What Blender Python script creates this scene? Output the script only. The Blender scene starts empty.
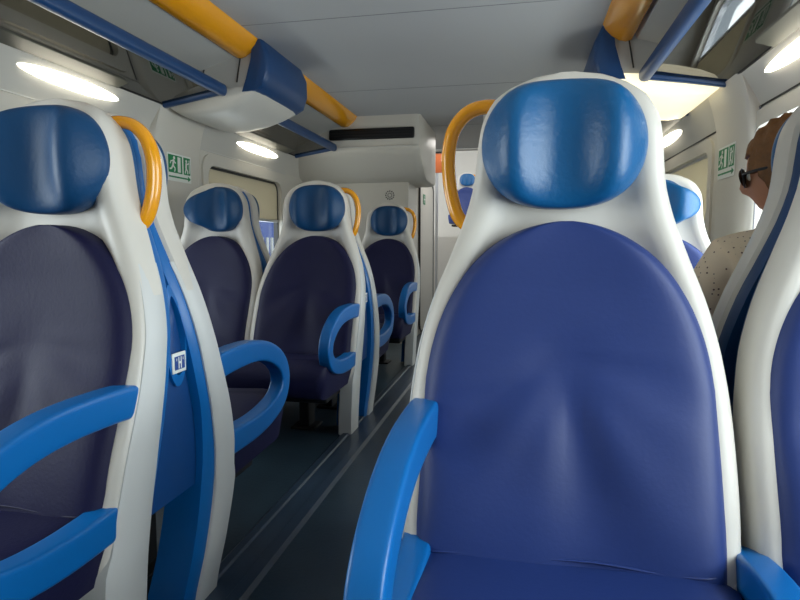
import bpy, bmesh, math, random
from mathutils import Vector, Matrix
random.seed(4)
S = bpy.context.scene
COL = S.collection
PI = math.pi

# ------------------------------------------------------------------ materials
def mat(name, col, rough=.5, spec=.5, metal=0, coat=0, noise=0, nscale=8, bump=0, bscale=60, emit=None, es=0, sss=0, trans=0):
    m = bpy.data.materials.new(name); m.use_nodes = True
    nt = m.node_tree; b = nt.nodes['Principled BSDF']
    b.inputs['Base Color'].default_value = (*col, 1)
    b.inputs['Roughness'].default_value = rough
    b.inputs['Specular IOR Level'].default_value = spec
    b.inputs['Metallic'].default_value = metal
    b.inputs['Coat Weight'].default_value = coat
    b.inputs['Coat Roughness'].default_value = .15
    if trans: b.inputs['Transmission Weight'].default_value = trans
    if emit:
        b.inputs['Emission Color'].default_value = (*emit, 1); b.inputs['Emission Strength'].default_value = es
    tc = nt.nodes.new('ShaderNodeTexCoord')
    if noise:
        n = nt.nodes.new('ShaderNodeTexNoise'); n.inputs['Scale'].default_value = nscale; n.inputs['Detail'].default_value = 5
        nt.links.new(tc.outputs['Object'], n.inputs['Vector'])
        mx = nt.nodes.new('ShaderNodeMix'); mx.data_type = 'RGBA'
        mx.inputs[6].default_value = (*[c*(1-noise) for c in col], 1)
        mx.inputs[7].default_value = (*[min(1, c*(1+noise)) for c in col], 1)
        nt.links.new(n.outputs['Fac'], mx.inputs[0]); nt.links.new(mx.outputs[2], b.inputs['Base Color'])
    if bump:
        n2 = nt.nodes.new('ShaderNodeTexNoise'); n2.inputs['Scale'].default_value = bscale; n2.inputs['Detail'].default_value = 4
        nt.links.new(tc.outputs['Object'], n2.inputs['Vector'])
        bp = nt.nodes.new('ShaderNodeBump'); bp.inputs['Strength'].default_value = bump; bp.inputs['Distance'].default_value = .004
        nt.links.new(n2.outputs['Fac'], bp.inputs['Height']); nt.links.new(bp.outputs['Normal'], b.inputs['Normal'])
    return m

M = dict(
    shell=mat('shell_white', (.68,.655,.60), .38, .45, noise=.05, nscale=3),
    olive=mat('olive_strip', (.075,.075,.06), .45, .3),
    ceiling_seam=mat('ceiling_seam', (.22,.22,.23), .6),
    tray=mat('tray_painted_glow', (.70,.66,.52), .35, .5, emit=(1,.90,.62), es=.75),  # no lamp: warm emission paints reflected light on the right housing's underside
    leg=mat('leg_white', (.64,.655,.65), .4, .4, noise=.06, nscale=4),
    fabric=mat('navy_vinyl', (.015,.037,.168), .50, .42, noise=.12, nscale=5, bump=.06, bscale=140),
    fabric_shaded=mat('navy_vinyl_shaded', (.011,.0115,.050), .55, .22, noise=.12, nscale=5, bump=.15, bscale=140),  # same navy vinyl with the left side's shade put into the colour
    head=mat('blue_leather', (.005,.10,.27), .36, .5, noise=.08, nscale=6, bump=.2, bscale=120),
    head_shaded=mat('blue_leather_shaded', (.005,.058,.165), .46, .35, noise=.08, nscale=6, bump=.2, bscale=120),  # same blue leather, darkened to paint in the shade on the left
    blue=mat('blue_plastic', (.002,.135,.44), .34, .45, noise=.05, nscale=6),
    dblue=mat('deep_blue_plastic', (.004,.055,.21), .42, .4, noise=.08, nscale=6),
    navyp=mat('rack_blue', (.008,.052,.165), .38, .5),
    orange=mat('orange_plastic', (.90,.37,.006), .22, .5, coat=.4),
    wall=mat('wall_laminate', (.64,.61,.545), .42, .4, noise=.04, nscale=2),
    wallg=mat('cove_laminate', (.62,.60,.55), .4, .4, noise=.04, nscale=2),
    ceil=mat('ceiling_laminate', (.46,.46,.46), .5, .35, noise=.05, nscale=1.5),
    panel=mat('upper_panel', (.60,.59,.56), .45, .4, noise=.04, nscale=2),
    seam=mat('seam_dark', (.02,.02,.02), .6),
    black=mat('black_plastic', (.008,.008,.009), .35),
    dark=mat('dark_frame', (.006,.007,.009), .7),
    floor=mat('floor_vinyl', (.022,.042,.062), .36, .45, noise=.45, nscale=5, bump=.15, bscale=90),
    strip=mat('floor_strip', (.030,.052,.085), .3, .5, noise=.3, nscale=9),
    ridge=mat('floor_ridge', (.05,.075,.11), .3, .5, noise=.3, nscale=9),
    alu=mat('aluminium', (.55,.56,.58), .3, .5, metal=.8),
    rubber=mat('window_gasket', (.03,.03,.03), .6),
    shade=mat('roller_shade', (.46,.40,.30), .75, .2, noise=.06, nscale=20, bump=.2, bscale=200),
    green=mat('sign_green', (.0,.22,.07), .45),
    white=mat('sign_white', (.8,.82,.78), .45),
    sblue=mat('label_blue', (.02,.07,.30), .4),
    lamp=mat('lamp_diffuser', (.9,.9,.85), .4, emit=(1,.93,.75), es=9),
    skin=mat('skin', (.46,.22,.12), .5, .4, noise=.08),
    hair=mat('hair_brown', (.20,.085,.022), .55, .4, noise=.5, nscale=40, bump=.8, bscale=90),
    jeans=mat('trousers', (.03,.04,.07), .8),
    lens=mat('lens', (.01,.01,.015), .1, .6),
    farorange=mat('far_orange', (.55,.13,.03), .5),
    train=mat('outside_blue', (.02,.06,.30), .5, noise=.3, nscale=3),
)
# speckled blouse
def blouse_mat():
    m = mat('dotted_blouse', (.62,.52,.38), .85, .2); nt = m.node_tree; b = nt.nodes['Principled BSDF']
    tc = nt.nodes.new('ShaderNodeTexCoord'); v = nt.nodes.new('ShaderNodeTexVoronoi'); v.inputs['Scale'].default_value = 85
    v.inputs['Randomness'].default_value = .35
    nt.links.new(tc.outputs['Object'], v.inputs['Vector'])
    r = nt.nodes.new('ShaderNodeValToRGB'); r.color_ramp.elements[0].position = .15; r.color_ramp.elements[1].position = .20
    r.color_ramp.elements[0].color = (.16,.07,.05,1); r.color_ramp.elements[1].color = (.95,.78,.55,1)
    nt.links.new(v.outputs['Distance'], r.inputs[0]); nt.links.new(r.outputs[0], b.inputs['Base Color'])
    return m
M['blouse'] = blouse_mat()
def glass_mat(name, tint, gl, rough=.02):
    m = bpy.data.materials.new(name); m.use_nodes = True; nt = m.node_tree; nt.nodes.clear()
    o = nt.nodes.new('ShaderNodeOutputMaterial'); t = nt.nodes.new('ShaderNodeBsdfTransparent'); t.inputs[0].default_value = (*tint, 1)
    g = nt.nodes.new('ShaderNodeBsdfGlossy'); g.inputs['Roughness'].default_value = rough; g.inputs[0].default_value = (.9,.9,.9,1)
    mx = nt.nodes.new('ShaderNodeMixShader'); lw = nt.nodes.new('ShaderNodeLayerWeight'); lw.inputs[0].default_value = .35
    ma = nt.nodes.new('ShaderNodeMath'); ma.operation = 'MULTIPLY_ADD'; ma.inputs[1].default_value = gl; ma.inputs[2].default_value = gl*.5
    nt.links.new(lw.outputs['Facing'], ma.inputs[0]); nt.links.new(ma.outputs[0], mx.inputs[0])
    nt.links.new(t.outputs[0], mx.inputs[1]); nt.links.new(g.outputs[0], mx.inputs[2]); nt.links.new(mx.outputs[0], o.inputs[0])
    return m
M['glass'] = glass_mat('window_glass', (.85,.9,.92), .12)
M['smoke'] = glass_mat('smoked_glass', (.15,.15,.12), .22, .03)
# outside wall (station scenery) material
def shade_mat():
    m=bpy.data.materials.new('roller_shade'); m.use_nodes=True; nt=m.node_tree; nt.nodes.clear()
    o=nt.nodes.new('ShaderNodeOutputMaterial'); d=nt.nodes.new('ShaderNodeBsdfDiffuse'); t=nt.nodes.new('ShaderNodeBsdfTranslucent'); x=nt.nodes.new('ShaderNodeMixShader')
    d.inputs[0].default_value=(.48,.45,.38,1); t.inputs[0].default_value=(.48,.43,.33,1); x.inputs[0].default_value=.45
    nt.links.new(d.outputs[0],x.inputs[1]); nt.links.new(t.outputs[0],x.inputs[2]); nt.links.new(x.outputs[0],o.inputs[0]); return m
M['shade']=shade_mat()
def outside_mat():
    m = bpy.data.materials.new('outside_scenery'); m.use_nodes = True; nt = m.node_tree; nt.nodes.clear()
    o = nt.nodes.new('ShaderNodeOutputMaterial'); e = nt.nodes.new('ShaderNodeBsdfDiffuse')
    tc = nt.nodes.new('ShaderNodeTexCoord'); n = nt.nodes.new('ShaderNodeTexNoise'); n.inputs['Scale'].default_value = 3; n.inputs['Detail'].default_value = 8
    r = nt.nodes.new('ShaderNodeValToRGB'); r.color_ramp.elements[0].position=.4; r.color_ramp.elements[1].position=.6
    r.color_ramp.elements[0].color=(.25,.3,.22,1); r.color_ramp.elements[1].color=(.8,.82,.85,1)
    nt.links.new(tc.outputs['Object'], n.inputs['Vector']); nt.links.new(n.outputs['Fac'], r.inputs[0])
    nt.links.new(r.outputs[0], e.inputs[0]); nt.links.new(e.outputs[0], o.inputs[0]); return m
M['outside'] = outside_mat()

# ------------------------------------------------------------------ helpers
def link(name, bm, m, parent=None, smooth=True, angle=40, loc=None):
    me = bpy.data.meshes.new(name); bmesh.ops.recalc_face_normals(bm, faces=bm.faces); bm.to_mesh(me); bm.free()
    if smooth:
        for p in me.polygons: p.use_smooth = True
        me.set_sharp_from_angle(angle=math.radians(angle))
    ms = m if isinstance(m, (list, tuple)) else [m]
    for k in ms: me.materials.append(k)
    o = bpy.data.objects.new(name, me); COL.objects.link(o)
    if parent: o.parent = parent
    if loc: o.location = loc
    return o
def tag(o, label=None, cat=None, group=None, kind=None):
    if label: o['label'] = label
    if cat: o['category'] = cat
    if group: o['group'] = group
    if kind: o['kind'] = kind
    return o
def empty(name, loc=(0,0,0), rz=0):
    o = bpy.data.objects.new(name, None); COL.objects.link(o); o.location = loc; o.rotation_euler = (0,0,rz); o.empty_display_size = .1
    return o
def struct(name, bm, m, label, cat, parent=None, **k):
    o = link(name, bm, m, parent, **k)
    if not parent: tag(o, label, cat, kind='structure')
    return o
def box(bm, x0,x1,y0,y1,z0,z1, bev=0, mi=0):
    r = bmesh.ops.create_cube(bm, size=1)
    vs = r['verts']
    for v in vs: v.co = Vector(((x0+x1)/2+v.co.x*(x1-x0), (y0+y1)/2+v.co.y*(y1-y0), (z0+z1)/2+v.co.z*(z1-z0)))
    fs = list({f for v in vs for f in v.link_faces})
    for f in fs: f.material_index = mi
    if bev:
        es = list({e for v in vs for e in v.link_edges})
        bmesh.ops.bevel(bm, geom=es, offset=bev, segments=3, affect='EDGES', profile=.5)
    return bm
def loft(bm, rings, cap=True, closed=True):
    R = [[bm.verts.new(p) for p in r] for r in rings]
    n = len(R[0])
    for a, b in zip(R, R[1:]):
        for i in range(n if closed else n-1):
            j = (i+1) % n
            try: bm.faces.new((a[i], a[j], b[j], b[i]))
            except ValueError: pass
    if cap:
        bm.faces.new(R[0]); bm.faces.new(R[-1])
    return bm
def prismY(bm, poly, y0, y1):      # poly in (x,z)
    return loft(bm, [[(x,y0,z) for x,z in poly], [(x,y1,z) for x,z in poly]])
def prismX(bm, poly, x0, x1):      # poly in (y,z)
    return loft(bm, [[(x0,y,z) for y,z in poly], [(x1,y,z) for y,z in poly]])
def bm_(): return bmesh.new()
def catmull(P, n=8):
    P = [Vector(p) for p in P]; out = []
    Q = [P[0]*2-P[1]] + P + [P[-1]*2-P[-2]]
    for i in range(1, len(Q)-2):
        for k in range(n):
            t = k/n; a,b,c,d = Q[i-1],Q[i],Q[i+1],Q[i+2]
            out.append(.5*((2*b)+(c-a)*t+(2*a-5*b+4*c-d)*t*t+(-a+3*b-3*c+d)*t*t*t))
    out.append(P[-1]); return out
def sweep(bm, path, side, ru, rs, n=14, p=2.0, taper=None):
    """superellipse section; side = fixed lateral axis, ru = half size in path-normal direction, rs along side"""
    side = Vector(side).normalized(); rings = []
    for i, c in enumerate(path):
        t = (path[min(i+1,len(path)-1)]-path[max(i-1,0)]).normalized()
        u = t.cross(side).normalized(); k = taper(i/(len(path)-1)) if taper else 1
        ring = []
        for j in range(n):
            a = 2*PI*j/n; ca, sa = math.cos(a), math.sin(a)
            ring.append(c + u*(ru*k*math.copysign(abs(ca)**(2/p), ca)) + side*(rs*k*math.copysign(abs(sa)**(2/p), sa)))
        rings.append(ring)
    return loft(bm, rings)
def interp(tab, z, k):
    if z <= tab[0][0]: return tab[0][k]
    for i,(a, b) in enumerate(zip(tab, tab[1:])):
        if z <= b[0]:
            t = (z-a[0])/(b[0]-a[0])
            p0 = tab[max(i-1,0)][k]; p3 = tab[min(i+2,len(tab)-1)][k]; p1, p2 = a[k], b[k]
            m1 = (p2-p0)/2; m2 = (p3-p1)/2
            return (2*t**3-3*t*t+1)*p1+(t**3-2*t*t+t)*m1+(-2*t**3+3*t*t)*p2+(t**3-t*t)*m2
    return tab[-1][k]

# ------------------------------------------------------------------ the seat
# z, rear distance, front distance, from the plane between two back-to-back seats
PROF = [(0,.04,.135),(.12,.088,.185),(.27,.122,.226),(.41,.118,.222),(.64,.07,.155),(.78,.042,.125),(.93,.022,.112),(1.08,.022,.118),(1.19,.035,.10)]
HW = [(0,.250),(.25,.262),(.41,.270),(.58,.271),(.69,.260),(.78,.237),(.87,.203),(.95,.175),(1.0,.164),(1.06,.158),(1.10,.150),(1.14,.130),(1.165,.100),(1.18,.066),(1.187,.03)]
PROF_F = [(0,.150,.268),(.12,.152,.275),(.27,.145,.272),(.41,.122,.242),(.64,.07,.160),(.78,.042,.126),(.93,.022,.112),(1.08,.022,.118),(1.19,.035,.10)]
CUR = {'p': PROF, 'back': 1}
dr = lambda z: interp(CUR['p'], z, 1)
df = lambda z: interp(CUR['p'], z, 2)
hw = lambda z: interp(HW, z, 1)
HOFF = .022
def shell_bm(m):
    bm = bm_(); rings = []
    zs = [.27+i*(.80)/34 for i in range(35)] + [1.07+.0115*i for i in range(1,10)] + [1.18,1.184,1.187]
    for z in zs:
        w = hw(z); a, b = dr(z), df(z)
        top = max(0, (z-1.10)/.087)
        b = b - .03*top**2; a = a + .012*top**2
        r = min(.028, w*.4); dish = .030*min(1, w/.15)*(1-top)
        if z < .5: dish *= .6
        ff = [(w*1.0, a+.010),(w, a+(b-a)*.45),(w-.002, b-.016),(w-.008, b-.006),(w-.018, b),(w-r-.010, b),(w-r-.026, b-dish*.35),(w-r-.048, b-dish*.85)]
        ff = [(max(x, .004*(8-i)*min(1,w/.1)), y) for i,(x,y) in enumerate(ff)]
        xin = ff[-1][0]
        half = [(w*.75, a),(w-.012 if w>.05 else w*.9, a+.001)] + ff + [(xin*.66, b-dish),(xin*.33, b-dish*1.05)]
        ring = [(0, -a, z)] + [(x, -y, z) for x, y in half] + [(0, -(b-dish*1.05), z)] + [(-x, -y, z) for x, y in reversed(half)]
        rings.append(ring)
    return loft(bm, rings)
def leg_bm(m):
    bm = bm_(); rings = []
    for i in range(49):
        z = .84*i/48; w = hw(z)+.0015; a, b = dr(z), df(z)
        k = min(1, max(0, (z-.26)/.05)); k = k*k*(3-2*k)
        inn = .066*(1-k)+.030*k; fb = b-.012*k+.001*(1-k)
        zt = max(0,(z-.60)/.24); w -= .0030*zt*zt
        rings.append([(m*(w-inn), -a-.004, z),(m*(w-.005), -a, z),(m*w, -a-.005, z),(m*w, -a-(fb-a)*.5, z),(m*w, -fb+.008, z),(m*(w-.003), -fb+.001, z),(m*(w-.012), -fb, z),(m*(w-inn*.9), -fb-.004*(1-k), z),(m*(w-inn), -fb+.006, z)])
    return loft(bm, rings)
def edge_bm(m, zmin=.005):   # blue lining behind the white side band
    bm = bm_(); rings = []
    for i in range(31):
        z = zmin+(1.15-zmin)*i/30; w = hw(z)-.008; a = dr(z)
        wd = .030 if z > .5 else .030+.02*min(1,(.5-z)/.2)
        if not CUR['back'] and z < .5: wd = .030-.014*min(1,(.5-z)/.2)
        wd = min(wd, max(.012, a-.002))
        rings.append([(m*(w-.10), -a-.004, z),(m*w, -a-.004, z),(m*(w), -a+wd*.5, z),(m*(w-.006), -a+wd, z),(m*(w-.10), -a+wd, z)])
    return loft(bm, rings)
BT, BB, BWID = .920, .30, .254
def backrest_bm(m, seed=0, folds=1.0):
    bm = bm_(); rings = []; NZ, NX = 56, 40
    cz = .655
    for i in range(NZ+1):
        z = BB + (BT-BB)*(1-(1-i/NZ)**1.6)
        if z < .60: w = BWID
        else: w = BWID*max(0.0, 1-((z-.60)/(BT-.60+.0005))**2.15)**.5
        w = max(w, .01)
        base = df(z); ztop = max(0, (z-.82)/(BT-.82))
        front = []
        for j in range(NX+1):
            s = -1+2*j/NX; s = math.copysign(1-(1-abs(s))**1.35, s); x = w*s
            e = abs(s)
            prot = .032*(1-e**10) - .036*e**26 - .020*(1-e**2)*min(1,w/.2)
            prot -= .018*ztop**3
            # vinyl folds fanning down from a tack point
            dx, dz = x, cz-z
            rr = math.hypot(dx, dz)+1e-4
            if dz > -.06:
                ang = math.atan2(dx, dz+.03)
                f = .85*math.cos(ang*5.2+2.2+seed*.3)+.35*math.cos(ang*10.3+.6+seed)
                env = min(1, rr/.09)*math.exp(-(max(0,rr-.12)/.24)**2)*(1-e**6)*max(0,min(1,(dz+.06)/.12))
                prot += .0065*folds*f*env
            prot -= .007*folds*math.exp(-(rr/.06)**2)
            prot += .0015*math.sin(z*46+seed)*math.exp(-((z-.37)/.06)**2)*folds
            front.append((x, -(base+prot), z))
        rear = [(w*.96*s, -(base-.034), z) for s in (1,.6,.2,-.2,-.6,-1)]
        rings.append(front+rear)
    return loft(bm, rings)
def seam_bm(m):
    bm = bm_()
    path = [Vector((x/20*.232, -(df(.385)+.030 - .020*(1-(x/20)**2) - .03*(abs(x)/20)**20), .377+.0015*math.sin(x*.4))) for x in range(-20,21)]
    return sweep(bm, path, (0,0,1), .003, .0018, 8)
def cushion_bm(m):
    bm = bm_(); rings = []
    N = 26
    for i in range(N+1):
        t = i/N; d = .17+.46*t
        zt = .375+.05*t**1.2; zb = .245
        if d > .55:
            k = (d-.55)/.08; zt = .421-.065*(1-math.sqrt(max(0,1-k*k))); zb = .245+.05*(1-math.sqrt(max(0,1-k*k)))
        w = .258-.012*t - (.03*max(0,(d-.58)/.05)**2)
        ring = []
        for j in range(21):
            s = -1+2*j/20; s = math.copysign(1-(1-abs(s))**1.4, s)
            ring.append((w*s, -d, zt-.014*(1-s*s)-.028*abs(s)**8))
        ring += [(w*.99, -d, (zt+zb)/2), (w*.93, -d, zb), (0,-d,zb-.004), (-w*.93, -d, zb), (-w*.99, -d, (zt+zb)/2)]
        rings.append(ring)
    return loft(bm, rings)
def headrest_bm(m, window=0):
    bm = bm_(); rings = []; HO = .022 if window else .010
    N = 30; W, H, cz = (.134 if window else .140), .110, 1.052
    for i in range(N+1):
        a = -PI/2+PI*i/N; sz = math.sin(a); cw = max(.0, math.cos(a))**.72
        z = cz+H*sz; w = max(.004, W*cw)
        front = []
        for j in range(25):
            b = -PI/2+PI*j/24; sx = math.sin(b); x = w*sx; kk = max(0, -m*sx) if window else 0
            th = max(0, math.cos(b))**.62*max(.0,cw)**.6
            wing = .050*math.exp(-((abs(x)-.088)/.043)**2) 
            y = .108 + th*(.034+wing)
            y += .018*kk
            front.append((x*(1+.30*kk**2)+m*HO, -y, z+(cz-.012-z)*.30*kk**2))
        rear = [(w*.93*s+m*HO, -.090, z) for s in (1,.5,0,-.5,-1)]
        rings.append(front+rear)
    return loft(bm, rings)
def armrest_bm(m):
    pts = [(.11,.562),(.21,.574),(.36,.574),(.47,.552),(.555,.505),(.583,.448),(.555,.396),(.48,.366),(.36,.352),(.20,.356)]
    x = m*.240
    path = catmull([(x, -d, z) for d, z in pts], 6)
    bm = bm_(); n = 20
    return sweep(bm, path, (1,0,0), .034, .027, 40, p=7, taper=lambda t: 1-.12*math.sin(PI*t))
def handle_bm(m):
    y = -.022
    pts = [(.10,1.128),(.135,1.142),(.178,1.135),(.208,1.105),(.220,1.06),(.219,1.01),(.211,.965),(.197,.93),(.165,.905)]
    path = catmull([(m*x, y-.004*math.sin(i), z) for i,(x,z) in enumerate(pts)], 6)
    return sweep(bm_(), path, (0,1,0), .0135, .0200, 16)
def frame_bm(m):
    bm = bm_()
    box(bm, -.20,.20, -.46,-.14, .195,.23, .012)
    box(bm, -.025,.025, -.22,-.13, 0,.22, .01)
    box(bm, -.06,.06, -.24,-.12, 0,.012, .004)
    return bm
CACHE = {}
SHEAR = {1:0}
def piece(key, fn, m, mm, name, parent, seedargs=()):
    sh = SHEAR[1]*(.35 if CUR['back'] else .7 if key in ('shell','leg','edge') else 1) if key not in ('arm','cush','frame','seam','handle') else 0
    k = (key, m, sh, CUR['back'])+seedargs
    if k not in CACHE:
        bm = fn(m, *seedargs)
        if sh:
            for v in bm.verts:
                t = min(1, max(0, (v.co.z-.55)/.42)); v.co.x += m*sh*t*t*(3-2*t)
        o = link(name, bm, mm, parent, angle=50 if key!='frame' else 35); CACHE[k] = o.data
    else:
        o = bpy.data.objects.new(name, CACHE[k]); COL.objects.link(o); o.parent = parent
    if o.data.materials[0] != mm:
        o.data = o.data.copy(); o.data.materials[0] = mm
    return o
def seat(x, ym, back, aisle_world, aisle, label, group, lit, seed=0, folds=1.0):
    """back=True faces +Y. aisle_world=+1: aisle lies to world +X of it."""
    rz = PI if back else 0
    m = aisle_world*(-1 if back else 1)
    CUR['p'] = PROF if back else PROF_F; CUR['back'] = back
    r = empty('train_chair', (x, ym, 0), rz); tag(r, label, 'seat', group)
    fb = M['fabric'] if lit else M['fabric_shaded']
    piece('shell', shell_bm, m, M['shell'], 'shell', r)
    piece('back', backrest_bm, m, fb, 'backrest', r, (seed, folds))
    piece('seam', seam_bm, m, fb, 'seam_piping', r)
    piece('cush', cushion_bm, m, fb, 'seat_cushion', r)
    piece('head', headrest_bm, m, M['head'] if lit else M['head_shaded'], 'headrest', r, (0 if aisle else 1,))
    piece('frame', frame_bm, m, M['dark'], 'support_frame', r)
    if aisle:
        piece('leg', leg_bm, m, M['leg'], 'leg', r)
        piece('edge', edge_bm, m, M['blue'], 'side_panel', r)
        piece('arm', armrest_bm, m, M['blue'], 'armrest', r)
        if not back: piece('handle', handle_bm, m, M['orange'], 'grab_handle', r)
    else: piece('edge', edge_bm, m, M['navyp'] if lit else M['blue'], 'side_panel', r, (.29,))

    return r
XL, XLW = -1.000, -1.530
XR, XRW = .078, .640
YA, YB, YC = 1.16, 2.78, 4.34
YR = 1.18
G = 'blue and white train seats'
LB = 'blue and white train seat, '
SHEAR[1] = .032
seat(XL, YA, False, 1, True, LB+'nearest on left of aisle, cut by picture edge', G, False, 1.0)
seat(XLW, YA, False, 1, False, LB+'nearest window seat on the left, beside the left edge', G, False, 1.4)
seat(XL, YA, True, 1, True, LB+'seen from behind, back to back with nearest left aisle seat', G, False, .4)
seat(XLW, YA, True, 1, False, LB+'facing away, window side behind nearest left seats', G, False, .9)
seat(XL, YB, False, 1, True, LB+'middle left row, beside the aisle with orange handle', G, False, 2.1)
seat(XLW, YB, False, 1, False, LB+'middle left row, under the left window', G, False, .2)
seat(XL, YB, True, 1, True, LB+'facing away, back to back with middle left aisle seat', G, False, .4)
seat(XLW, YB, True, 1, False, LB+'facing away, back to back with middle left window seat', G, False, .4)
seat(XL, YC, False, 1, True, LB+'farthest left row, beside the aisle before the partition', G, False, .7)
seat(XLW, YC, False, 1, False, LB+'farthest left row, window side before the partition', G, False, .7)
SHEAR[1] = 0
seat(XR, YR, False, -1, True, 'large train seat in the centre foreground, bright blue headrest, creased navy vinyl, orange handle', G, True, .6, 1.25)
seat(XRW, YR, False, -1, False, LB+'cut by the right picture edge, nearest window seat', G, True, 2.2)
seat(XR, YR, True, -1, True, LB+'facing away behind the large centre seat', G, True, .4)
seat(XRW, YR, True, -1, False, LB+'facing away, under the passenger in dotted blouse', G, True, .4)
seat(XR, YB, False, -1, True, LB+'right middle row by the aisle, behind the centre seat', G, True, .3)
SHEAR[1] = .035
seat(XRW-.010, YB+.05, False, -1, False, LB+'right middle row by the window, just right of centre seat', G, True, .3)

# middle armrest between the two near right seats
am = empty('middle_armrest', ((XR+XRW)/2, YR, 0)); tag(am, 'low blue armrest between the centre seat and the right window seat', 'armrest')
pm = catmull([(.0,-.13,.335),(.0,-.24,.375),(.0,-.36,.385),(.0,-.48,.36),(.0,-.54,.31)], 6)
link('arm_bar', sweep(bm_(), pm, (1,0,0), .030, .026, 40, p=7), M['blue'], am)
b_ = bm_(); box(b_, -.012,.012,-.27,-.12,.0,.34,.004); link('bracket', b_, M['dark'], am)

# litter bins between back-to-back seats
def sx(z):
    t = min(1, max(0, (z-.55)/.42)); return .032*t*t*(3-2*t)
def litter_bin(ym, label):
    r = empty('litter_bin', (XL, ym, 0)); tag(r, label, 'bin', 'blue litter bins between back to back seats')
    CUR['p'] = PROF
    bm = bm_(); rings = []
    for i in range(20):
        z = .30+.58*i/19; a = max(.008, dr(z)-.034)
        x1 = hw(z)-.030+sx(z); x0 = x1-.12
        c = max(.008, interp(PROF_F,z,1)-.012) if z<.5 else a
        rings.append([(x0,-c,z),(x1-.004,-c,z),(x1,-c*.8,z),(x1,a*.8,z),(x1-.004,a,z),(x0,a,z)])
    loft(bm, rings); link('bin_body', bm, M['dblue'], r)
    # raised blue collar round the slot, slot and flap
    zc = .70; xf = lambda z: hw(z)-.024+sx(z)
    collar=[]; 
    def outline(k, n=28):
        out=[]
        for j in range(n):
            a=2*PI*j/n; y=math.sin(a); z=math.cos(a)
            wy=.040*k*(1-.45*max(0,z)) ; out.append((y*wy, .675+z*(.115*k) ))
        return out
    O = outline(1.0); I = outline(.78)
    bm = bm_(); vo=[bm.verts.new((xf(z)+.002,y,z)) for y,z in O]; vi=[bm.verts.new((xf(z)+.004,y,z)) for y,z in I]; vb=[bm.verts.new((xf(z)-.03,y,z)) for y,z in I]; vk=[bm.verts.new((xf(z)-.03,y,z)) for y,z in O]
    n=len(O)
    for j in range(n):
        q=(j+1)%n
        bm.faces.new((vo[j],vo[q],vi[q],vi[j])); bm.faces.new((vi[j],vi[q],vb[q],vb[j])); bm.faces.new((vo[j],vo[q],vk[q],vk[j]))
    link('slot_collar', bm, M['blue'], r)
    bm = bm_(); bm.faces.new([bm.verts.new((xf(z)-.012,y,z)) for y,z in I]); link('slot', bm, M['dblue'], r)
    lb = bm_(); box(lb, xf(.615)+.002, xf(.615)+.006, -.026,.026,.592,.638,.0015); L = link('label_plate', lb, M['white'], r)
    lb = bm_(); x=xf(.615)+.0062; box(lb, x,x+.0008, -.019,.019,.600,.630); link('pictogram', lb, M['sblue'], L)
    lb = bm_()
    box(lb, x+.0008,x+.0016,-.006,-.003,.602,.628); box(lb, x+.0008,x+.0016,.003,.006,.602,.628); box(lb, x+.0008,x+.0016,-.003,.003,.613,.618)
    for c in (-.0125,.0125):
        box(lb, x+.0008,x+.0014,c-.001,c+.001,.620,.626)
    link('pictogram_mark', lb, M['white'], L)
litter_bin(YA, 'blue litter bin with small white label between nearest left seats')
litter_bin(YB, 'blue litter bin between middle left row seats')

# ------------------------------------------------------------------ car body
WL, WR, CX = -1.90, .97, -.465
ZC = 1.90
Y0, Y1 = -1.6, 4.62
mir = lambda x: 2*CX-x
b = bm_(); box(b, WL-.1, WR+.1, Y0, 12, -.06, 0); struct('floor', b, M['floor'], 'dark blue vinyl floor of the carriage', 'floor')
for k,(xa,xb) in enumerate(((-.800,-.650),(-.145,-.045))):
    b = bm_()
    prismY(b, [(xa,0),(xa+.012,.009),(xa+.035,.010),(xa+.040,.004),(xb-.050,.004),(xb-.045,.010),(xb-.012,.009),(xb,0)], Y0, 9)
    struct('trim_%d' % (k+1), b, M['strip'], 'raised dark blue floor channel along the %s side of the aisle' % ('left','right')[k], 'floor strip', angle=15)
b = bm_(); box(b, CX-.95, CX+.95, Y0, 6.35, ZC, ZC+.05); struct('ceiling', b, M['ceil'], 'flat pale grey ceiling over the aisle', 'ceiling')

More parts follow.
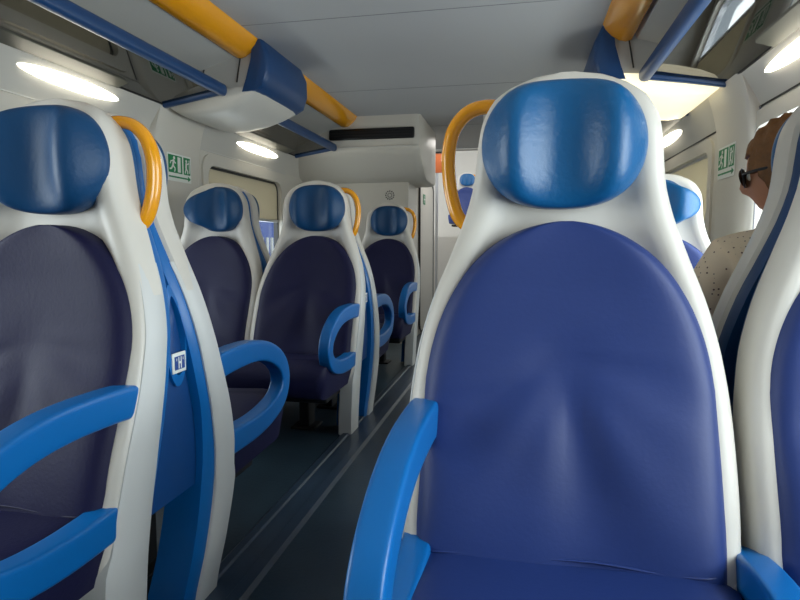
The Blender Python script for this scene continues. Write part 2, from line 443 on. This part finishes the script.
windows = {'left': [(-.25,.95),(1.48,2.66),(3.30,4.44)], 'right': [(-.25,.95),(1.52,2.78),(3.36,4.50)]}
WZ0, WZ1 = .60, 1.38
wn = [0]
def build_wall(side):
    x = WL if side=='left' else WR; o = -1 if side=='left' else 1   # outward
    b = bm_(); xo = x+o*.06; a, c = min(x,xo), max(x,xo)
    ys = [Y0]+[v for w in windows[side] for v in w]+[9.0]
    box(b, a,c,Y0,9.0,0,WZ0); box(b, a,c,Y0,9.0,WZ1,1.95)
    for i in range(0,len(ys),2): box(b, a,c,ys[i],ys[i+1],WZ0,WZ1)
    struct('wall_'+side, b, M['wall'], 'off white laminate side wall on the '+side, 'wall')
    # cove above windows
    f = lambda X: X if side=='left' else mir(X)
    for (ya, yb) in ((Y0, 2.80),(3.10,5.0)) :
        b = bm_(); prismY(b, [(f(-1.90),1.455),(f(-1.893),1.47),(f(-1.880),1.50),(f(-1.84),1.57),(f(-1.82),1.60),(f(-1.96),1.62),(f(-1.96),1.455)], ya, yb)
        wn[0] += 1; struct('trim_%d'%(wn[0]+10), b, M['wallg'], None, None, angle=50)
        bpy.data.objects['trim_%d'%(wn[0]+10)]['label'] = 'sloping white cove above the %s windows, %s stretch' % (side, 'near' if ya<0 else 'far')
        bpy.data.objects['trim_%d'%(wn[0]+10)]['category'] = 'cove'
    # pillar
    b = bm_(); dx = .030
    ya, yb = (2.74,3.20)
    pts=[]
    prismX_pts = [(ya,0),(ya+.03,0)]
    xi = f(-1.90+dx)
    poly = [(f(-1.90),ya),(xi-(-o)*0,ya+.03),(xi,yb-.03),(f(-1.90),yb)]
    rings=[]
    for z,k in ((0,1),(1.30,1),(1.38,1.15),(1.46,1.6),(1.53,2.2),(1.60,3.0)):
        xx = f(-1.90+dx*k); rings.append([(f(-1.95),ya,z),(f(-1.90),ya,z),(f(-1.90+dx*k-.012),ya+.012,z),(xx,ya+.04,z),(xx,yb-.04,z),(f(-1.90+dx*k-.012),yb-.012,z),(f(-1.90),yb,z),(f(-1.95),yb,z)])
    loft(b, rings); wn[0]+=1
    o_ = struct('trim_%d'%(wn[0]+10), b, M['wall'], 'white pillar between the %s windows carrying the green sign' % side, 'pillar', angle=50)
def pillar_seam(side, k_):
    x = WL if side=='left' else WR; d = 1 if side=='left' else -1
    pts=[(x+d*.006,2.725,z) for z in (0,.5,1.0,1.25,1.36,1.45)]
    struct('trim_%d'%k_, sweep(bm_(), catmull(pts,5),(1,0,0),.0035,.0035,6), M['ceiling_seam'], 'fine grey seam curving up the %s pillar edge'%side,'seam')
pillar_seam('left',70); pillar_seam('right',71)
def rrect(y0,y1,z0,z1,r,n=6):
    out=[]
    for cy,cz,a0 in ((y1-r,z1-r,0),(y0+r,z1-r,90),(y0+r,z0+r,180),(y1-r,z0+r,270)):
        for i in range(n+1):
            a=math.radians(a0+90*i/n); out.append((cy+r*math.cos(a), cz+r*math.sin(a)))
    return out
def ring_frame(bm, A, B, xa, xb):
    va=[bm.verts.new((xa,y,z)) for y,z in A]; vb=[bm.verts.new((xb,y,z)) for y,z in B]; vc=[bm.verts.new((xa,y,z)) for y,z in B]
    vd=[bm.verts.new((xb,y,z)) for y,z in A]
    n=len(A)
    for i in range(n):
        j=(i+1)%n
        bm.faces.new((va[i],va[j],vd[j],vd[i])); bm.faces.new((vd[i],vd[j],vb[j],vb[i])); bm.faces.new((vb[i],vb[j],vc[j],vc[i])); bm.faces.new((va[i],va[j],vc[j],vc[i]))
k=0
for side in ('left','right'):
    build_wall(side)
    x = WL if side=='left' else WR; o = -1 if side=='left' else 1
    for wi,(ya,yb) in enumerate(windows[side]):
        k+=1
        r = empty('window_%d'%k, (x, (ya+yb)/2, WZ0)); tag(r, 'carriage window with rounded white frame, %s side, %s' % (side, ('behind the camera','nearest pane','beyond the pillar')[wi]), 'window', kind='structure')
        L = lambda nm,bm,mm: (lambda ob: (setattr(ob,'matrix_parent_inverse', Matrix.Translation(-r.location)), ob)[1])(link(nm,bm,mm,r))
        bm = bm_(); ring_frame(bm, rrect(ya-.05,yb+.05,WZ0-.05,WZ1+.055,.10), rrect(ya+.012,yb-.012,WZ0+.012,WZ1-.012,.075), x+o*.03, x-o*.012); L('window_frame', bm, M['wall'])
        bm = bm_(); ring_frame(bm, rrect(ya+.004,yb-.004,WZ0+.004,WZ1-.004,.08), rrect(ya+.028,yb-.028,WZ0+.028,WZ1-.028,.065), x+o*.055, x+o*.02); L('gasket', bm, M['rubber'] if side=='left' else M['alu'])
        bm = bm_(); box(bm, min(x+o*.045,x+o*.05),max(x+o*.045,x+o*.05),ya,yb,WZ0,WZ1); L('pane', bm, M['glass'])
        zs = {('left',1):1.0,('left',2):1.065,('right',2):1.0}.get((side,wi))
        if zs:
            bm = bm_(); box(bm, min(x+o*.022,x+o*.027),max(x+o*.022,x+o*.027),ya+.02,yb-.02,zs,WZ1-.01); L('roller_shade', bm, M['shade'])
            bm = bm_(); box(bm, min(x+o*.012,x+o*.03),max(x+o*.012,x+o*.03),ya+.02,yb-.02,zs-.012,zs+.008,.003); L('shade_bar', bm, M['alu'])
            # guide rail line above
        bm = bm_(); box(bm, min(x-o*.001,x-o*.006),max(x-o*.001,x-o*.006),ya-.09,yb+.09,WZ1+.068,WZ1+.074); L('seam', bm, M['seam'] if side=='right' else M['panel'])

# lamps on the coves
def lamp(side, y0, y1, label):
    f = lambda X: X if side=='left' else mir(X)
    r = empty('cove_lamp', (f(-1.852), (y0+y1)/2, 1.550)); tag(r, label, 'lamp', 'long oval cove lamps')
    nrm = Vector((.87 if side=='left' else -.87, 0, -.5)); tan = Vector((.5 if side=='left' else -.5,0,.87))
    rings=[]; h=(y1-y0)/2
    for base,scale,nm,mm,th in (('rim',1.08,'lamp_rim',M['panel'],.006),('d',1.0,'diffuser',M['lamp'],.018)):
        bm=bm_(); rings=[]
        N=24
        for i in range(N+1):
            t=-1+2*i/N; t=math.sin(t*PI/2); ww=max(.02,(1-abs(t)**2.2))**.55*.029*scale
            ring=[]
            for j in range(12):
                a=2*PI*j/12
                p=Vector((0,t*h*(scale if base=='d' else 1.02),0))+tan*(ww*math.cos(a))+nrm*(th*math.sin(a)*ww/.029)
                ring.append(p)
            rings.append(ring)
        loft(bm,rings); link(nm,bm,mm,r)
lamp('left',1.90,2.46,'long oval cove lamp above the near left window')
lamp('left',3.62,4.28,'oval cove lamp above the far left window')
lamp('right',1.86,2.58,'long oval cove lamp above near right window')
lamp('right',3.78,4.40,'oval cove lamp above far right window')
lamp('left',-.6,.6,'oval cove lamp behind the camera on left wall')
lamp('right',-.6,.6,'oval cove lamp behind the camera on right wall')

# luggage racks
def rack(side, y0, y1, label, tube_r=.024):
    f = lambda X: X if side=='left' else mir(X)
    r = empty('luggage_rack', (f(-1.66),(y0+y1)/2,1.62)); tag(r,label,'luggage rack','smoked glass luggage racks with blue edge')
    P = Matrix.Translation(-r.location)
    def L(nm,bm,mm):
        ob=link(nm,bm,mm,r); ob.matrix_parent_inverse=P; return ob
    bm=bm_(); prismY(bm,[(f(-1.51),1.650),(f(-1.82),1.598),(f(-1.82),1.603),(f(-1.51),1.656)],y0+.01,y1-.012); L('glass_shelf',bm,M['smoke'])
    path=[Vector((f(-1.505)+(.015 if side=='left' else -.030),y0+(y1-y0)*i/10,1.655)) for i in range(11)]
    L('edge_tube', sweep(bm_(),path,(0,0,1),tube_r,.030,16,p=2.6), M['navyp'])
    for ye in ((y1,) if y0<0 else (y0,y1)):
        path=[Vector((f(-1.505)+(.01 if side=='left' else -.025),ye,1.653)),Vector((f(-1.66),ye,1.627)),Vector((f(-1.82),ye,1.600))]
        L('end_rail', sweep(bm_(),path,(0,1,0),.019,.020,12,p=3), M['navyp'])
    if True:
        ye_ = 2.42 if y0 < 0 else 4.40
        a_=[(-1.822,1.592),(-1.740,1.606),(-1.736,1.612),(-1.740,1.617),(-1.822,1.604)]
        rings=[[(f(x if kk==1 else -1.822+(x+1.822)*kk),y,z) for x,z in a_] for y,kk in ((y0+.02,1),(ye_-.06,1),(ye_-.02,.85),(ye_,.5))]
        L('back_strip',loft(bm_(),rings),M['olive'])
    # dark back rail against wall
    bm=bm_(); prismY(bm,[(f(-1.815),1.595),(f(-1.825),1.595),(f(-1.825),1.602),(f(-1.815),1.602)],y0,y1); L('wall_rail',bm,M['seam'])
rack('left',Y0,2.775,'near left luggage rack of smoked glass with blue edge tube')
rack('left',3.39,4.57,'far left luggage rack of smoked glass beyond the housing')
rack('right',Y0,2.925,'near right luggage rack of smoked glass with thick blue edge tube', .027)
rack('right',3.53,4.60,'far right luggage rack beyond the housing with painted glow')

# upper panels + orange trims
q=30
for side in ('left','right'):
    f = lambda X: X if side=='left' else mir(X)
    for (ya,yb,nm) in ((Y0,2.82,'near'),(3.34,4.62,'far')):
        if side=='right' and nm=='near': yb=2.95
        if side=='right' and nm=='far': ya=3.48
        q+=1; b=bm_(); prismY(b,[(f(-1.44),1.825),(f(-1.56),1.79),(f(-1.90),1.66),(f(-1.90),1.70),(f(-1.56),1.93),(f(-1.40),1.93)],ya,yb)
        struct('trim_%d'%q,b,M['panel'],'grey white panel above the %s %s luggage rack'%(nm,side),'panel')
        q+=1; g=f; f=(lambda X: X+.022 if side=='left' else mir(X)-.040)
        b=bm_(); prismY(b,[(f(-1.455),1.822),(f(-1.43),1.815),(f(-1.40),1.822),(f(-1.365),1.845),(f(-1.338),1.875),(f(-1.322),1.905),(f(-1.34),1.93),(f(-1.455),1.93)],ya,yb-.004); f=g
        struct('trim_%d'%q,b,M['orange'],'glossy orange trim strip along the ceiling, %s %s'%(nm,side),'trim',angle=30)

# transverse housings
def housing(side, y0, y1, label):
    f = lambda X: X if side=='left' else mir(X)
    r = empty('overhead_housing', (f(-1.6),(y0+y1)/2,1.5)); tag(r,label,'housing','ceiling housings with blue noses')
    P = Matrix.Translation(-r.location)
    def L(nm,bm,mm,**kw):
        ob=link(nm,bm,mm,r,**kw); ob.matrix_parent_inverse=P; return ob
    N=10
    def prof(k):   # lower white tray, k: 0..1 scale of bulge
        pts=[(-1.80,1.585),(-1.765,1.565-.010*k),(-1.70,1.565-.022*k),(-1.60,1.575-.026*k),(-1.50,1.592-.026*k),(-1.41,1.620-.024*k),(-1.35,1.642-.014*k),(-1.300,1.668),(-1.335,1.680),(-1.5,1.665),(-1.80,1.61)]
        return pts
    rings=[]
    for t,k,s in ((0,-.3,.0),(.02,.35,0),(.08,.75,0),(.2,1,0),(.5,1.1,0),(.8,1,0),(.92,.75,0),(.98,.35,0),(1,-.3,0)):
        y=y0+(y1-y0)*t; rings.append([(f(x),y,z) for x,z in prof(k)])
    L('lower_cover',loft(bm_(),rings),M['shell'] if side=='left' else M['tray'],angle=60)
    b=bm_(); prismY(b,[(f(-1.79),1.60),(f(-1.5),1.625),(f(-1.40),1.640),(f(-1.345),1.655),(f(-1.335),1.78),(f(-1.315),1.90),(f(-1.9),1.90)],y0+.015,y1-.015); L('upper_body',b,M['panel'])
    rings=[]
    nose=[(-1.395,1.648),(-1.325,1.650),(-1.275,1.672),(-1.250,1.74),(-1.252,1.83),(-1.285,1.899),(-1.33,1.899),(-1.345,1.80),(-1.372,1.71)]
    for t,k in ((0,.8),(.02,.93),(.06,1),(.94,1),(.98,.93),(1,.8)):
        y=y0-.004+(y1-y0+.008)*t; rings.append([(f(-1.335+(x+1.335)*k if x>-1.335 else x),y,z) for x,z in nose])
    L('nose_cap',loft(bm_(),rings),M['navyp'],angle=50)
    for xs,z0,z1 in ((-1.40,1.70,1.86),(-1.60,1.70,1.81)):
        path=catmull([(f(xs-.03*(1-t)),y0+.012,z0+(z1-z0)*t) for t in (0,.3,.6,1)],4)
        L('slit',sweep(bm_(),path,(0,1,0),.0035,.004,8),M['black'])
housing('left',2.80,3.36,'white ceiling housing with blue nose above left seats')
housing('right',2.95,3.50,'white ceiling housing with blue nose above right seats, reflected glow painted underneath')

# green emergency signs
def sign(side, yc, zc, label):
    r = empty('exit_sign', ((WL+.033 if side=='left' else WR-.033), yc, zc)); tag(r,label,'sign')
    d = 1 if side=='left' else -1
    def pl(nm, rects, mm, h, par=r, polys=()):
        b=bm_()
        for (u0,u1,v0,v1) in rects: box(b, min(d*h,d*(h+.0012)),max(d*h,d*(h+.0012)), min(u0,u1),max(u0,u1), v0,v1)
        for P in polys:
            loft(b,[[(d*h,u,v) for u,v in P],[(d*(h+.0012),u,v) for u,v in P]])
        return link(nm,b,mm,par,smooth=False)
    # u along +Y = away from camera ; seen left->right on left wall
    mu = 1 if side=='left' else -1
    U = lambda *a: [(mu*x) for x in a]
    bk = pl('sign_plate', [(-.115,.115,-.075,.075)], M['white'], 0)
    pl('green_field', [(*U(-.105,.025),-.030,.065),(*U(.040,.105),-.030,.065)], M['green'], .0014)
    # running figure, door, arrow
    def bar(x0,y0,x1,y1,w):
        v=Vector((x1-x0,y1-y0)).normalized(); n=Vector((-v.y,v.x))*w/2
        return [(mu*(x0+n.x),y0+n.y),(mu*(x1+n.x),y1+n.y),(mu*(x1-n.x),y1-n.y),(mu*(x0-n.x),y0-n.y)]
    circ=lambda x,y,rr:[(mu*(x+rr*math.cos(a*PI/4)),y+rr*math.sin(a*PI/4)) for a in range(8)]
    pl('running_figure', [], M['white'], .0028, polys=[circ(-.052,.050,.009),bar(-.055,.040,-.066,.008,.014),bar(-.066,.010,-.044,-.006,.009),bar(-.044,-.006,-.052,-.024,.008),bar(-.066,.010,-.080,-.010,.009),bar(-.080,-.010,-.097,-.012,.008),bar(-.057,.034,-.038,.022,.007),bar(-.060,.036,-.084,.030,.007),bar(-.084,.030,-.090,.016,.006)])
    pl('door_mark', [(*U(-.020,.008),-.024,.058)], M['white'], .0028)
    pl('second_figure', [], M['white'], .0028, polys=[circ(.066,.046,.009),bar(.066,.036,.062,.006,.016),bar(.062,.006,.078,-.008,.008),bar(.078,-.008,.076,-.024,.008),bar(.062,.006,.052,-.022,.009),bar(.068,.030,.090,.036,.007),bar(.094,.055,.094,-.020,.006)])
    pl('arrow', [(*U(-.105,.085),-.056,-.048)], M['green'], .0014, polys=[[(mu*.082,-.066),(mu*.108,-.052),(mu*.082,-.038)]])
sign('left', 2.965, 1.300, 'green and white emergency exit sign with arrow on left pillar')
sign('right', 3.02, 1.265, 'green and white emergency exit sign on right pillar')

# equipment box above the partition, with grille
r = empty('vent_box', (-1.345, 5.0, 1.6)); tag(r,'white overhead ventilation box with black grille at the far end','vent')
P = Matrix.Translation(-r.location)
b=bm_()
poly=[(4.60,1.90),(4.60,1.64),(4.615,1.615),(4.66,1.585),(4.76,1.52),(4.86,1.455),(4.95,1.42),(5.05,1.41),(5.45,1.41),(5.45,1.90)]
rings=[]
for x,k in ((-1.90,0),(-.86,0),(-.82,.004),(-.80,.014),(-.79,.035)):
    rings.append([(x, y+(k if y<5.2 else 0), z+(k if z<1.85 else 0)) for y,z in poly])
loft(b,rings); o=link('box_casing',b,M['wall'],r,angle=35); o.matrix_parent_inverse=P
b=bm_(); box(b,-1.535,-.835,4.588,4.602,1.715,1.80,.012); o=link('grille_frame',b,M['black'],r); o.matrix_parent_inverse=P
b=bm_()
for i in range(3): box(b,-1.52,-.85,4.583,4.590,1.728+i*.022,1.737+i*.022)
o=link('grille_slats',b,M['dark'],r,smooth=False); o.matrix_parent_inverse=P
b=bm_(); box(b,-1.90,-.80,4.592,4.60,1.655,1.66); o=link('seam',b,M['panel'],r,smooth=False); o.matrix_parent_inverse=P

b=bm_(); box(b,WL,-.96,5.0,6.4,0,1.88); struct('wall_partition',b,M['wall'],'white partition behind the farthest left seat','wall',angle=30)
# speaker dots
r=empty('loudspeaker_holes',(-1.125,4.999,1.305)); tag(r,'small ring of grey loudspeaker holes on the white partition','speaker')
b=bm_()
for k in range(12):
    a=k*PI/6
    for rr,s in ((.018,.004),(.036,.006)):
        bmesh.ops.create_uvsphere(b,u_segments=8,v_segments=5,radius=s,matrix=Matrix.Translation((math.cos(a)*rr,0,math.sin(a)*rr))@Matrix.Scale(.3,4,(0,1,0)))
link('hole_ring',b,M['rubber'],r)
# service door on the partition's aisle side
r=empty('door_1',(-.955,5.95,0)); tag(r,'white side door in the partition with dark rounded seal','door',kind='structure')
b=bm_(); box(b,0,.008,-.42,.42,.02,1.50,.003); link('door_leaf',b,M['wall'],r)
bm=bm_(); A=[(y,z) for y,z in rrect(-.45,.45,.01,1.53,.12)]; B=[(y,z) for y,z in rrect(-.42,.42,.03,1.50,.10)]; ring_frame(bm,A,B,.0,.014); link('door_seal',bm,M['rubber'],r)
r=empty('exit_sticker',(-.944,5.75,1.32)); tag(r,'tiny green sticker on the white side door','sticker')
b=bm_(); box(b,0,.002,-.06,.06,-.05,.05); link('sticker_plate',b,M['green'],r); b=bm_(); box(b,.002,.003,-.04,.04,-.006,.006); box(b,.002,.003,-.02,-.008,-.035,.035); link('sticker_mark',b,M['white'],r)

# right end wall & far area
b=bm_(); box(b,-.30,WR,4.64,4.74,0,1.90); struct('wall_right_end',b,M['wall'],'white partition at the end of the right seats','wall')
b=bm_(); box(b,-3.0,2.0,11.8,11.9,-.2,3.6); struct('wall_far',b,M['wall'],'pale wall at the far end of the carriage','wall')
b=bm_(); box(b,-3.0,2.0,6.4,11.8,3.05,3.1); struct('ceiling_far',b,M['wall'],'raised pale ceiling of the far compartment','ceiling')
b=bm_(); box(b,-.98,-.30,6.40,6.5,1.90,3.05); 
bm_x=b; box(b,WL-.1,-.98,6.40,6.5,1.85,3.05); box(b,-.30,WR+.1,6.40,6.5,1.85,3.05); struct('wall_header',b,M['wall'],'white header between lower and far ceiling','wall')
b=bm_(); box(b,-2.4,.8,9.6,11.8,.9,1.0); box(b,-2.4,.8,9.5,9.6,-.0,1.0); struct('floor_far',b,M['wall'],'raised floor block of the far compartment','floor')

for i_,yy in enumerate((.2,1.45,2.62,3.85,5.1)):
    b=bm_(); box(b,CX-.87,CX+.84,yy,yy+.004,ZC-.0012,ZC); struct('trim_%d'%(60+i_),b,M['ceiling_seam'],'thin grey seam across the ceiling, panel joint %s'%('behind the camera','overhead','before the housings','past the housings','at the far end')[i_],'seam',smooth=False)
# end behind camera
b=bm_(); box(b,WL-.1,WR+.1,Y0-.05,Y0,0,2.0); struct('wall_back',b,M['wall'],'white end wall behind the camera','wall')

# outside scenery
r=empty('train_carriage',(-4.55,5,-1.5)); tag(r,'blue and white striped train standing outside the far left window','train')
b=bm_(); box(b,-.05,.05,-7,7,0,2.78); link('body_side',b,M['train'],r)
b=bm_()
for i in range(60): box(b,.05,.08,-6+i*.2,-5.93+i*.2,1.1,2.5)
link('pale_stripes',b,M['wall'],r)

# ------------------------------------------------------------------ passenger
def evaluated(ob, name, m, parent):
    dg=bpy.context.evaluated_depsgraph_get(); me=bpy.data.meshes.new_from_object(ob.evaluated_get(dg)); bpy.data.objects.remove(ob)
    o=bpy.data.objects.new(name,me); COL.objects.link(o); me.materials.clear(); me.materials.append(m); o.parent=parent
    for p in me.polygons: p.use_smooth=True
    return o
def skinned(name, pts, edges, m, parent, root=0, sub=2):
    me=bpy.data.meshes.new(name); me.from_pydata([p[:3] for p in pts],edges,[]); ob=bpy.data.objects.new(name,me); COL.objects.link(ob)
    sk=ob.modifiers.new('s','SKIN'); sk.use_smooth_shade=True
    for i,p in enumerate(pts):
        r=p[3]; me.skin_vertices[0].data[i].radius=(r if isinstance(r,tuple) else (r,r)); me.skin_vertices[0].data[i].use_root=(i==root)
    ss=ob.modifiers.new('u','SUBSURF'); ss.levels=sub; ss.render_levels=sub
    return evaluated(ob,name,m,parent)
PX, PY = .63, YR
per=empty('person',(PX,PY+.30,0)); tag(per,'seated person in cream dotted blouse and glasses, brown hair, behind the right seat','person')
# local: facing +Y ; z absolute
hd=(-.0,.10,1.06)
def person():
    p=[(0,.0,.46,(.15,.11)),(0,-.01,.60,(.135,.10)),(0,-.01,.74,(.15,.11)),(0,.0,.86,(.12,.09)),(0,.03,.94,(.052,.055)),(0,.06,1.00,(.052,.055)),
       (-.15,.0,.835,.05),(-.205,.02,.70,.045),(-.19,.16,.58,.037),(-.10,.30,.56,.027),
       (.15,.0,.835,.05),(.205,.02,.70,.045),(.19,.16,.58,.037),(.10,.30,.56,.027),
       (-.09,.14,.46,.085),(-.10,.42,.47,.06),(-.10,.45,.25,.05),(-.10,.44,.08,.036),(-.10,.54,.04,.035),
       (.09,.14,.46,.085),(.10,.42,.47,.06),(.10,.45,.25,.05),(.10,.44,.08,.036),(.10,.54,.04,.035)]
    e=[(0,1),(1,2),(2,3),(3,4),(4,5),(3,6),(6,7),(7,8),(8,9),(3,10),(10,11),(11,12),(12,13),(0,14),(14,15),(15,16),(16,17),(17,18),(0,19),(19,20),(20,21),(21,22),(22,23)]
    # hands: short finger chains
    for sx,w in ((-1,9),(1,13)):
        base=len(p)
        bx=p[w][0]; 
        p.append((bx-sx*.03,.345,.555,.022)); e.append((w,base))
        for k in range(4):
            i=len(p); off=(k-1.5)*.017
            p.append((bx-sx*.045,.375+off*.3,.548+off*.0+.0,.0085)) if False else p.append((bx-sx*.03+off,.385,.550,.0085))
            p.append((bx-sx*.03+off,.415,.538-.003*k,.008)); e+= [(base,i),(i,i+1)]
        i=len(p); p.append((bx-sx*.03+sx*-.03,.35,.552,.009)); p.append((bx-sx*.03+sx*-.04,.375,.545,.008)); e+=[(base,i),(i,i+1)]
    return p,e
pp,ee=person()
skinned('body',pp,ee,M['skin'],per)
# blouse follows torso/arms slightly larger
bp=[(0,.0,.46,(.165,.125)),(0,-.01,.60,(.15,.115)),(0,-.01,.74,(.165,.125)),(0,.0,.845,(.13,.10)),(0,.02,.91,(.068,.062)),
    (-.155,.0,.842,.066),(-.212,.02,.72,.058),(-.205,.10,.64,.050),(.155,.0,.842,.066),(.212,.02,.72,.058),(.205,.10,.64,.050)]
skinned('blouse',bp,[(0,1),(1,2),(2,3),(3,4),(3,5),(5,6),(6,7),(3,8),(8,9),(9,10)],M['blouse'],per)
tp=[(0,.0,.44,(.16,.12)),(-.09,.14,.46,.095),(-.10,.42,.47,.07),(-.10,.45,.25,.06),(-.10,.44,.09,.05),(.09,.14,.46,.095),(.10,.42,.47,.07),(.10,.45,.25,.06),(.10,.44,.09,.05)]
skinned('trousers',tp,[(0,1),(1,2),(2,3),(3,4),(0,5),(5,6),(6,7),(7,8)],M['jeans'],per)
# head, built facing -Y_local then turned
hroot=empty('head',(-.005,.08,1.055)); hroot.parent=per; hroot.rotation_euler=(math.radians(12),0,math.radians(-128))
bm=bm_(); bmesh.ops.create_uvsphere(bm,u_segments=40,v_segments=28,radius=1)
for v in bm.verts:
    x,y,z=v.co; X,Y,Z=x*.073,y*.092,z*.115
    if z<0: X*=1-.30*z*z; 
    if z<-.2: Y*=(1-.12*(abs(z)-.2)); Y-=.014*(abs(z)-.2)
    f=max(0,-y)
    nose=.024*math.exp(-(x/.17)**2)*math.exp(-((z+.16)/.17)**2)*(f>.3)
    nose+=.010*math.exp(-(x/.12)**2)*math.exp(-((z-.05)/.12)**2)*(f>.3)
    Y-=nose
    Y+=.008*(math.exp(-((abs(x)-.40)/.18)**2)*math.exp(-((z-.05)/.10)**2))*(f>.3)
    Y-=.006*math.exp(-(x/.32)**2)*math.exp(-((z+.48)/.06)**2)*(f>.3)
    Y-=.005*math.exp(-(x/.30)**2)*math.exp(-((z+.60)/.05)**2)*(f>.3)
    Y-=.008*math.exp(-(x/.35)**2)*math.exp(-((z+.88)/.12)**2)*(f>.1)
    v.co=(X,Y,Z)
link('face',bm,M['skin'],hroot,angle=80)
bm=bm_()
for s in (-1,1):
    bmesh.ops.create_uvsphere(bm,u_segments=14,v_segments=10,radius=1,matrix=Matrix.Translation((s*.074,.008,-.008))@Matrix.Rotation(s*.35,4,'Z')@Matrix.Diagonal((.010,.019,.032,1)))
link('ears',bm,M['skin'],hroot)
bm=bm_(); bmesh.ops.create_uvsphere(bm,u_segments=48,v_segments=32,radius=1)
kill=[]
for v in bm.verts:
    x,y,z=v.co.copy()
    wv=1+.03*math.sin(x*18+z*9)+.025*math.sin(y*23)
    v.co=(x*.088*wv,y*.106*wv+.010,z*.124*wv+.006)
    if z<-.1: v.co.y+=.01; v.co.z*=1.25
    if (y<-.72 and z<.30) or (y<-.50 and z<.0) or (y<-.25 and z<-.40): kill.append(v)
bmesh.ops.delete(bm,geom=kill,context='VERTS')
h=link('hair',bm,M['hair'],hroot,angle=80)
sm=h.modifiers.new('sol','SOLIDIFY'); sm.thickness=.012; sm.offset=-1
bm=bm_()
for s in (-1,1):
    path=[Vector((s*.034+.027*math.cos(a*PI/8),-.094+.012*(abs(s*.034+.027*math.cos(a*PI/8))/.06)**2,.005+.022*math.sin(a*PI/8))) for a in range(17)]
    sweep(bm,path,(0,1,0),.003,.003,8)
    sweep(bm,[Vector((s*.062,-.082,.010)),Vector((s*.078,-.04,.008)),Vector((s*.080,.015,.004))],(0,0,1),.0025,.0035,8)
sweep(bm,[Vector((-.010,-.097,.008)),Vector((0,-.102,.011)),Vector((.010,-.097,.008))],(0,0,1),.002,.002,8)
link('glasses_frame',bm,M['black'],hroot)
bm=bm_()
for s in (-1,1):
    bmesh.ops.create_circle(bm,cap_ends=True,segments=20,radius=1,matrix=Matrix.Translation((s*.034,-.092,.005))@Matrix.Rotation(PI/2,4,'X')@Matrix.Diagonal((.026,.021,1,1)))
link('glasses_lenses',bm,M['lens'],hroot)
bm=bm_()
for s in (-1,1):
    bmesh.ops.create_uvsphere(bm,u_segments=12,v_segments=8,radius=.011,matrix=Matrix.Translation((s*.030,-.074,.005)))
link('eyes',bm,M['white'],hroot)

# far compartment seat on the raised floor and orange panel
fs = seat(-1.02, 10.9, False, 1, True, 'tiny distant raised seat with blue headrest beyond the far doorway', G, True, .3)
fs.location.z = 1.0
r=empty('notice_panel',(-1.33,9.3,2.16)); tag(r,'distant orange and black notice panel beyond the doorway','notice')
b=bm_(); box(b,-.12,.12,0,.02,-.15,.15,.004); link('orange_board',b,M['farorange'],r)
b=bm_(); box(b,-.12,.12,-.006,0,.15,.30,.002); link('black_strip',b,M['black'],r)
b=bm_(); box(b,-.02,.02,.02,.06,-2.16,.88); link('mounting_post',b,M['alu'],r)

# ------------------------------------------------------------------ light
W = bpy.data.worlds.new('sky'); S.world = W; W.use_nodes = True
bg = W.node_tree.nodes['Background']; bg.inputs[0].default_value = (.86,.93,1,1); bg.inputs[1].default_value = 1.6
def area(name, loc, rot, sx, sy, e, col=(1,1,1)):
    l=bpy.data.lights.new(name,'AREA'); l.shape='RECTANGLE'; l.size=sx; l.size_y=sy; l.energy=e; l.color=col
    o=bpy.data.objects.new(name,l); COL.objects.link(o); o.location=loc; o.rotation_euler=rot; return o
for i,(ya,yb) in enumerate(windows['right']): area('daylight_right',(WR+.12,(ya+yb)/2,1.0),(0,PI/2,0),.8,yb-ya,(26,20,16)[i],(1,.98,.94))
for i,(ya,yb) in enumerate(windows['left']): area('daylight_left',(WL-.12,(ya+yb)/2,1.0),(0,-PI/2,0),.8,yb-ya,(20,10,9)[i],(1,.98,.94))
area('vestibule_lamp',(-.6,5.8,1.86),(0,0,0),.3,.5,2.5,(1,.97,.9))
area('far_lamp',(-.8,9.0,3.0),(0,0,0),1.5,1.5,26,(1,.98,.95))

# ------------------------------------------------------------------ camera
cd=bpy.data.cameras.new('camera'); cam=bpy.data.objects.new('camera',cd); COL.objects.link(cam)
cd.sensor_width=36; cd.sensor_fit='HORIZONTAL'; cd.lens=580/800*36; cd.clip_start=.02
yaw=math.atan(120/580); pit=-math.atan(57*math.cos(yaw)/580)
cam.location=(0,0,.88); cam.rotation_euler=(PI/2+pit,0,yaw)
S.camera=cam
S.view_settings.view_transform='Standard'
S.view_settings.look='None'
S.view_settings.exposure=.4
